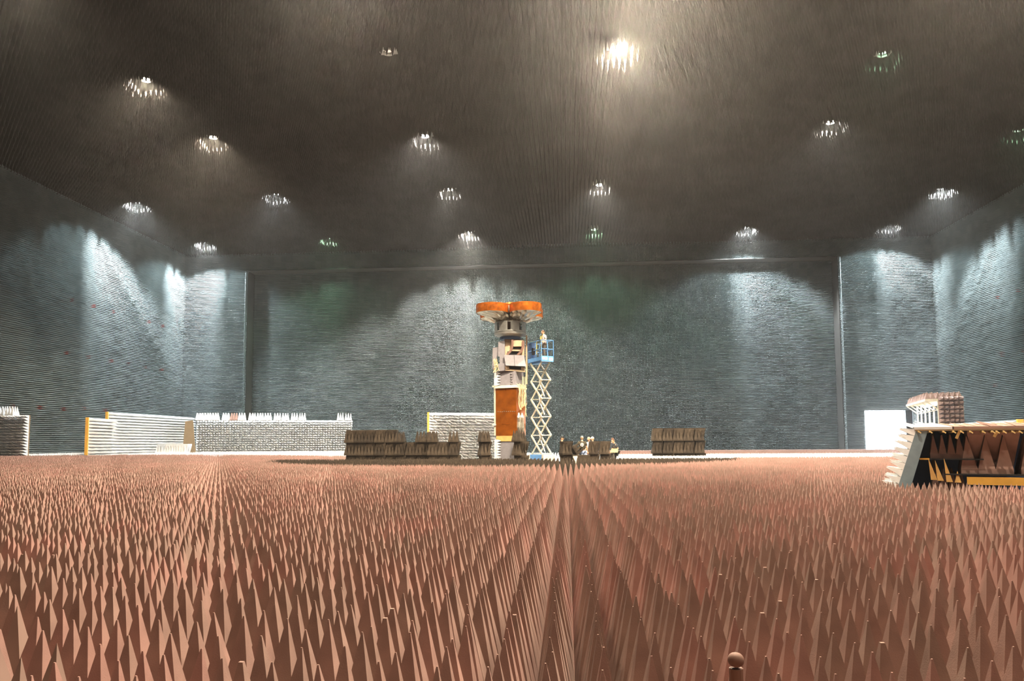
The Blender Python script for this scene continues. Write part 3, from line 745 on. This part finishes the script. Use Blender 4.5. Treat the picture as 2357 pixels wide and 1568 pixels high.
def person(label, loc, rz, shirt, trousers, hair, h=1.76, elbow=((.26, .02, 1.13), (-.26, .02, 1.13)), hand=((.27, -.10, .88), (-.27, -.10, .88)), lean=0.0, tilt=0.0, cap=None, step=0.05, long=False, turn=0.0):
    k = h / 1.76
    r = thing('person', label, 'person', loc, rz)
    def ln(p):                                   # bend the upper body forward at the hips
        x, y, z = p[:3]
        if z > .95: c, s = math.cos(lean), math.sin(lean); dz = z - .95; y, z = y * c - dz * s, .95 + dz * c + y * s
        return Vector((x * k, y * k, z * k))
    def N(x, y, z, a, b=None): p = ln((x, y, z)); return (p.x, p.y, p.z, a * k, (b or a) * k)
    J = {}
    nodes = []; edges = []
    def nd(name, *a): J[name] = len(nodes); nodes.append(N(*a)); return J[name]
    nd('pel', 0, 0, .95, .15, .11); nd('wai', 0, 0, 1.10, .135, .095); nd('che', 0, 0, 1.30, .15, .105); nd('nb', 0, .01, 1.45, .075); nd('nk', 0, 0, 1.53, .055); nd('hd', 0, -.01, 1.60, .06)
    edges += [(0, 1), (1, 2), (2, 3), (3, 4), (4, 5)]
    for s, sx in ((0, 1), (1, -1)):
        a = nd(f'sh{s}', sx * .19, .01, 1.41, .065); e = nd(f'el{s}', *elbow[s], .043); w_ = nd(f'wr{s}', *hand[s], .028)
        edges += [(J['che'], a), (a, e), (e, w_)]
        hp = nd(f'hp{s}', sx * .095, 0, .88, .092); kn = nd(f'kn{s}', sx * .105, -.02 - sx * step, .49, .06); an = nd(f'an{s}', sx * .11, .02 - sx * step * .6, .09, .04); to = nd(f'to{s}', sx * .125, -.13 - sx * step * .6, .035, .035)
        edges += [(0, hp), (hp, kn), (kn, an), (an, to)]
    vs, fs = skin_mesh(nodes, edges)
    m = MB(); m.add(vs, fs)
    hc = ln((0, -.015, 1.655)); T = Matrix.Rotation(turn, 3, 'Z') @ Matrix.Rotation(lean + tilt, 3, 'X')
    def face(v):
        y = v.y
        if v.z < -.02: v.x *= 1 + .9 * (v.z + .02); 
        if y < 0 and abs(v.x) < .03 and -.05 < v.z < .02: v.y -= .022 * k * (1 - abs(v.x) / .03)
        return T @ (v * k)
    ellip(m, hc, (.076, .095, .118), 20, 16, 0, face)
    for sx in (-1, 1):
        ellip(m, hc + T @ Vector((sx * .077, .01, -.005)) * k, (.012 * k, .025 * k, .034 * k), 8, 6)
        ellip(m, hc + T @ Vector((sx * .03, -.087, .008)) * k, (.011 * k, .008 * k, .007 * k), 8, 6, 1)
    m.tube([hc + T @ Vector((-.024, -.089, -.055)) * k, hc + T @ Vector((0, -.094, -.056)) * k, hc + T @ Vector((.024, -.089, -.055)) * k], .006 * k, 6, 2)
    for s, sx in ((0, 1), (1, -1)):               # hands: palm, four bent fingers, thumb
        w_ = ln(hand[s]); e = ln(elbow[s]); d = (w_ - e).normalized(); side = d.cross(Vector((0, 0, 1)));
        side = (side if side.length > .2 else d.cross(Vector((0, 1, 0)))).normalized(); nrm = side.cross(d).normalized()
        m.tube([w_ - d * .01, w_ + d * .04 * k, w_ + d * .09 * k], [.027 * k, .04 * k, .036 * k], 10)
        for f, (o_, ln_) in enumerate(((-.03, .062), (-.01, .074), (.01, .07), (.03, .054))):
            b0 = w_ + d * .085 * k + side * o_ * k
            m.tube([b0, b0 + (d * .5 - nrm * .15) * ln_ * k, b0 + (d * .85 - nrm * .5) * ln_ * k], [.010 * k, .009 * k, .007 * k], 6)
        b0 = w_ + d * .025 * k + side * .03 * k
        m.tube([b0, b0 + (side * .6 + d * .6) * .04 * k, b0 + (side * .7 + d * 1.2 - nrm * .3) * .05 * k], [.012 * k, .010 * k, .008 * k], 6)
    m.build('body', [M['skin'], M['black'], M['tan']], r, True)
    # clothes grown over the same skeleton
    def sub(names, grow, links, root, extra=()):
        ns = [list(nodes[J[n]]) for n in names]
        for q in ns: q[3] += grow; q[4] += grow
        ns += [list(x) for x in extra]
        return skin_mesh(ns, links)
    def mid(a, b, t, rad): p = Vector(nodes[J[a]][:3]).lerp(Vector(nodes[J[b]][:3]), t); return [p.x, p.y, p.z, rad, rad]
    t_ = .95 if long else .8
    sv = sub(['wai', 'pel', 'che', 'nb', 'sh0', 'sh1'], .018, [(0, 1), (0, 2), (2, 3), (2, 4), (2, 5), (4, 6), (5, 7)], 0, [mid('sh0', 'el0', t_, .062), mid('sh1', 'el1', t_, .062)])
    sh = MB().add(*sv).build('shirt', shirt, r, True)
    sv = sub(['pel', 'hp0', 'hp1', 'kn0', 'kn1', 'an0', 'an1'], .016, [(0, 1), (0, 2), (1, 3), (2, 4), (3, 5), (4, 6)], 0)
    MB().add(*sv).build('trousers', trousers, r, True)
    for s in (0, 1):
        a, t2 = Vector(nodes[J[f'an{s}']][:3]), Vector(nodes[J[f'to{s}']][:3])
        mm = MB(); ellip(mm, (a + t2) / 2 + Vector((0, -.01, -.012)), (.05, .145, .05), 12, 8); mm.build('shoe', M['black'], r, True)
    mm = MB()
    if cap:
        ellip(mm, hc + T @ Vector((0, .004, .028)) * k, (.086, .106, .105), 18, 8, 0, lambda v: T @ (v * k), 0, 1)
        mm.box(hc + T @ Vector((0, -.13, .035)) * k, (.13, .10, .012), M4=T); mm.build('cap', cap, r, True)
        mm = MB(); ellip(mm, hc + T @ Vector((0, .022, .0)) * k, (.081, .088, .09), 18, 8, 0, lambda v: T @ (v * k), -.55, .4); mm.build('hair', hair, r, True)
    else:
        ellip(mm, hc + T @ Vector((0, .016, .022)) * k, (.083, .094, .106), 18, 10, 0, lambda v: T @ (v * k), -.35, 1); mm.build('hair', hair, r, True)
    return r, sh
RT = Matrix.Rotation(R(30), 3, 'Z')
lp = RT @ Vector((.12, -.28, 0)) + Vector((lc.x, YL, 0))
pl_, _ = person('person in a white shirt standing on the raised lift platform, looking down at the tower', (lp.x, lp.y, ZD + .003), R(-62), M['shirtw'], M['khaki'], M['hair'], 1.74,
   elbow=((.30, .0, 1.18), (-.28, -.05, 1.16)), hand=((.30, -.22, 1.10), (-.40, .02, .98)), lean=.10, tilt=.3)
m = MB()
for sx in (-1, 1): m.tube([(sx * .10, -.185, 1.42), (sx * .09, -.215, 1.25), (sx * .05, -.19, 1.08)], .018, 6)
m.build('harness', M['strap'], pl_)
def stand(px, Y): p = P(px, 1000, Y); return (p.x, Y, .003)
p2, s2 = person('person in olive shirt, grey cap and jeans seen from behind', stand(1339.5, 42.35), R(176), M['olive'], M['jeans'], M['bald'], 1.84,
   elbow=((.33, .0, 1.18), (-.28, .0, 1.14)), hand=((.37, -.28, 1.12), (-.30, -.06, .88)), cap=M['capg'], step=.06)
m = MB(); m.lathe((0, 0, 0), [(.105, -.004), (.105, .004), (.085, .004), (.085, -.004), (.105, -.004)], 24, caps=False); m.lathe((0, .01, 0), [(.05, -.004), (.05, .004)], 16); m.box((0, -.09, 0), (.1, .05, .008))
e = m.build('emblem', M['paper'], s2); e.location = (0, .158, 1.345); e.rotation_euler = (R(97), 0, 0); e['label'] = 'pale round emblem printed on the back'
person('person in a black cap, head showing above the dark stack beside the lift', stand(1293.5, 42.75), R(75), M['navy'], M['khaki'], M['hair'], 1.83, cap=M['capk'], tilt=.15)
person('bareheaded person behind the low dark stack, looking down to the left', stand(1355.5, 44.3), R(-50), M['shirtw'], M['jeans'], M['bald'], 1.78, tilt=.35)
person('person in a pale cap behind the low dark stack, nearer the right end', stand(1364.0, 44.95), R(-70), M['shirtw'], M['khaki'], M['bald'], 1.80, cap=M['shirtw'], tilt=.2)
person('person in a dark shirt standing just right of the low dark stack', stand(1409.5, 45.6), R(150), M['navy'], M['khaki'], M['hair'], 1.74, tilt=.2)
person('person in a charcoal shirt bending to the left with a tan box in hand', stand(1418.5, 44.7), R(-58), M['navy'], M['capk'], M['hair'], 1.70, lean=.35, tilt=.1,
   elbow=((.27, -.02, 1.12), (-.27, -.06, 1.12)), hand=((.2, -.22, .95), (-.2, -.26, .95)))
q = P(1414.5, 1037, 44.45)
bx = thing('tool_box', 'tan box held low by the bending person in a charcoal shirt', 'box', (q.x, 44.42, q.z - .13), R(-4))
MB().box((0, 0, .12), (.40, .22, .24)).build('body', M['box'], bx)
MB().tube([(-.08, 0, .24), (-.06, 0, .285), (.06, 0, .285), (.08, 0, .24)], .012, 6).build('handle', M['black'], bx)
# small white pipe stand and cables by the lift, far left pump
m = MB(); q = P(1206, 1052, 41.3); m.tube([(q.x, 41.3, .5), (q.x + .02, 41.25, .9), (q.x + .12, 41.2, 1.0)], .03, 8); m.tube([(q.x + .1, 41.2, .1), (q.x + .1, 41.2, 1.0)], .035, 8)
tag(m.build('hose_stand', M['cable']), 'pale cable stand on the floor between the narrow dark stack and the lift', 'stand')

# ------------------------------------------------------------------ sheltered foam store on the right
YS2 = 15.0
q0 = SH0
sh = thing('storage_shelter', 'low shelter with a foam covered roof and leaning white side at the right edge', 'shelter', (q0.x, q0.y, 0), SHR)
SHM = Matrix.Rotation(SHR, 3, 'Z'); SHN = SHM @ Vector((0, 1, 0))
def Q(x, y, Yd=0.0):                            # photo pixel on the shelter's own front plane, in its own frame
    d = Vector(ray(x, y)); o = Vector((0, 0, CAMZ)); k = (Yd + (Vector((q0.x, q0.y, 0)) - o).dot(SHN)) / d.dot(SHN)
    return SHM.transposed() @ (o + d * k - Vector((q0.x, q0.y, 0)))
def QW(v): v = SHM @ Vector(v); return (v.x + q0.x, v.y + q0.y, v.z)
xe = Q(2430, 990).x; zr = Q(2250, 991).z
MB().box((xe / 2, .85, zr + .015), (xe, 1.75, .03)).build('roof_board', M['ply'], sh)
bq = Q(2068, 1112).x - .10
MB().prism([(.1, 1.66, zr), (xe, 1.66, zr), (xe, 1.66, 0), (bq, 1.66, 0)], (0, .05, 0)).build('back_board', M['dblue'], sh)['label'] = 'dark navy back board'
a, b = Q(2109, 990), Q(2068, 1112)
b = Vector((b.x - .18, 0, 0.02))
w_ = Vector((.22, 0, 0))
MB().prism([(a.x, 0, a.z), (a.x + .2, 0, a.z - .02), (b.x + .24, 0, .02), (b.x, 0, .02)], (0, 1.65, 0)).build('side_board', M['bluegrey'], sh)['label'] = 'leaning pale side slab'
m = MB(); n = 12; dv = (b - a)
for j in range(6):
    for i in range(n):
        c = a + dv * ((i + .35) / n) + Vector((0, .14 + j * .275, 0)); t = dv / n * .49
        m.pyr(c, (0, .135, 0), t, (-.27 + random.gauss(0, .02), 0, .10 + random.gauss(0, .02)), .04, random.random())
m.build('side_spikes', M['white'], sh)['label'] = 'white foam pyramids pointing left'
for (px0, px1, mt, nm) in ((2104, 2192, M['white'], 'roof_foam'), (2196, 2430, M['brown'], 'roof_foam')):
    m = MB(); x0, x1_ = Q(px0, 988).x, Q(px1, 988).x; n = max(3, round((x1_ - x0) / .2))
    m.box(((x0 + x1_) / 2, .85, zr + .055), (x1_ - x0, 1.72, .05))
    for j in range(8):
        for i in range(n):
            s_ = (x1_ - x0) / n
            m.pyr((x0 + (i + .5) * s_, .1 + j * .21, zr + .08), (s_ * .49, 0, 0), (0, .1, 0), (-.30 + random.gauss(0, .02), 0, .075 + random.gauss(0, .015)), .05, random.random())
    m.build(nm, mt, sh)['label'] = ('white' if mt is M['white'] else 'brown') + ' foam pyramids on the roof'
for x in (2117, 2143, 2174, 2197, 2215, 2236, 2265, 2287, 2297, 2313, 2333, 2350, 2375, 2400):
    a_ = Q(x - 3, 991.5, -.05); m = MB(); m.bar(a_ + Vector((-.01, 0, -.005)), a_ + Vector((.045, 0, -.05)), .035, .022); m.bar(a_ + Vector((0, 0, -.02)), a_ + Vector((0, 1.5, -.02)), .03, .035); m.build('rafter', M['pine'], sh)
m = MB(); m.bar(Q(2209, 992, .05), Q(2201, 1010, .05), .03, .05); m.bar(Q(2296, 993, .05), Q(2288, 1006, .05), .03, .05); m.build('brace', M['pine'], sh)
for (xx, yy) in ((.35, .2), (1.15, .2), (2.4, .2), (.35, 1.6), (2.4, 1.6)):
    if yy > 1: MB().box((xx, yy, zr / 2), (.06, .06, zr)).build('post', M['ply'], sh)
zs = Q(2160, 1056, .2).z
MB().box((.62, .75, zs - .012), (1.05, 1.2, .024)).build('shelf_board', M['backing'], sh)
MB().box((Q(2128, 1056, .1).x, .12, zs - .005), (.17, .03, .03)).build('shelf_edge', M['yellow'], sh)
brA = [block_mesh(M['brown'], .148, .40, .09, 4, jitter=.006) for _ in range(2)]
brB = [block_mesh(M['brown'], .29, .66, .10, 3, jitter=.012) for _ in range(2)]
xa = Q(2176, 1000, .6).x; xb = Q(2263, 1000, .6).x; zb1 = Q(2263, 1092, .2).z
put_block(brA[0], QW((xa, .62, zs)), SHR, 'brown foam block on the shelf inside the shelter, pyramids up')
put_block(brA[1], QW((xa, .62, .42)), SHR, 'brown foam block below the shelf inside the shelter')
put_block(brB[0], QW((xb, .66, zb1)), SHR, 'large brown foam block with tall pyramids beside the shelf in the shelter')
put_block(brB[0], QW((xb + .145, .80, zb1 + .87)), SHR, 'large brown foam block turned upside down in the middle of the shelter', flip=True)
put_block(brB[1], QW((xb + .98, .66, zb1)), SHR, 'large brown foam block with tall pyramids cut by the right picture edge')
zq = Q(2295, 1091.5, .2).z
MB().box((Q(2300, 1000, .3).x + .1, .66, zq - .012), (2.1, 1.2, .024)).build('shelf_board', M['backing'], sh)
MB().box((Q(2295, 1000, .05).x, .03, Q(2295, 1108, .05).z), (1.06, .04, .15)).build('plank', M['yellow'], sh)['label'] = 'yellow wooden plank low at the front'
m = MB()
for (x, y, hh_) in ((2150, 1098, .42), (2165, 1100, .40), (2186, 1103, .46), (2205, 1104, .22)):
    c = Q(x, y, .05); m.pyr((c.x, .1, c.z - .06), (.055, 0, 0), (0, .055, 0), (-.08 if hh_ > .3 else 0, 0, hh_), .04, random.random())
o = m.build('lit_face_spikes', M['tan'], sh); o['label'] = 'foam spikes coloured tan as yellow lit faces, at the foot'  # tan colour paints the lit faces of the lower block's pyramids

# blue grey partition behind the shelter
pa, pb = P(2190, 1000, 33), P(2349, 1000, 27.5)
panel('foam_partition', 'long blue grey foam partition with a yellow right end behind the shelter roof', (pa.x, pa.y), (pb.x, pb.y), P(2345, 967, 27.5).z, M['bluegrey'], 4, 10, edge=(1,), tipx=-.1, droop=.12)

# ------------------------------------------------------------------ lit foam hut near the doorway
pn, pf = P(2163, 1000, 52), P(2114, 1000, 60)
hl = math.hypot(pf.x - pn.x, 8); ang = math.atan2(8, pf.x - pn.x)
hut = thing('foam_hut', 'tall open fronted hut with pink brown foam on its roof, right of the bright doorway', 'hut', (pn.x, 52, 0), ang)
hz_ = P(2163, 918, 52).z
MB().box((hl / 2, -.35, hz_ - .08), (hl, 2.3, .16)).build('roof_board', M['cream'], hut)
MB().box((hl / 2, -1.5, hz_ / 2), (hl, .06, hz_ - .2)).build('back_board', M['cream'], hut)
for i in range(6):
    MB().box((.06 + i * (hl - .12) / 5, 0, (hz_ - .16) / 2), (.10, .10, hz_ - .16)).build('post', M['cream'], hut)
    m = MB(); m.bar((.06 + i * (hl - .12) / 5, 0, hz_ - .75), (.06 + i * (hl - .12) / 5, .72, hz_ - .17), .06, .08); m.build('brace', M['cream'], hut)
m = MB()
for z_ in (1.4, 2.6, 3.6): m.box((hl / 2, 0, z_), (hl, .05, .07))
m.build('cross_rail', M['cream'], hut)
m = MB()
for i in range(int(hl / .3)):
    for j in range(7): m.pyr((.15 + i * .3, -1.35 + j * .33, hz_), (.147, 0, 0), (0, .16, 0), (random.gauss(0, .02), random.gauss(0, .02), .5), .04, random.random())
m.build('roof_foam', M['brown'], hut)['label'] = 'pink brown foam pyramids on the roof'
m = MB(); m.box((-.03, -.75, hz_ / 2), (.06, 1.5, hz_))
for i in range(5):
    for j in range(int((hz_ + .3) / .3)): m.pyr((-.06, -1.36 + i * .3, .15 + j * .3), (0, .147, 0), (0, 0, .147), (-.5, random.gauss(0, .02) - .05, random.gauss(0, .02)), .04, random.random())
m.build('end_foam', M['brown'], hut)['label'] = 'dull brown foam pyramids on the near end'
m = MB(); m.box((hl / 2, -.55, hz_ - .22), (hl - .6, .18, .08)); m.build('added_tube_light', emit('added_tube_glow', (255, 250, 244), 90), hut)  # glowing tube added to brighten the inside of the hut

# stub with a rounded head among the near pyramids
q = PZ(1693, 1494, .69)
st = thing('foam_stub', 'rounded foam stub with a dark head standing among the near pyramids', 'stub', (q.x, q.y, .12))
m = MB(); m.tube([(0, 0, 0), (0, 0, .50)], .026, 12); m.build('stem', M['brownp'], st)
m = MB(); ellip(m, (0, 0, .53), (.030, .030, .028), 14, 10); m.build('head', M['brownp'], st, True)

# ------------------------------------------------------------------ volume added to imitate lens glare and lamp glow
VEIL_DENSITY = 0.0006
hz = MB().box((-2.1, 31.2, 11.1), (77.6, 86.2, 22.4)).build('glare_veil', M['conc'])
hm = bpy.data.materials.new('glare_veil'); hm.use_nodes = True; hn = hm.node_tree.nodes; hn.clear()
ho = hn.new('ShaderNodeOutputMaterial'); hs = hn.new('ShaderNodeVolumeScatter')
hs.inputs['Density'].default_value = VEIL_DENSITY; hs.inputs['Anisotropy'].default_value = .85; hs.inputs['Color'].default_value = (1, .97, .93, 1)
hm.node_tree.links.new(hs.outputs[0], ho.inputs['Volume']); hz.data.materials.clear(); hz.data.materials.append(hm)
tag(hz, 'thin pale volume added across the hall to imitate lens glare', 'glare_veil', None, 'stuff')
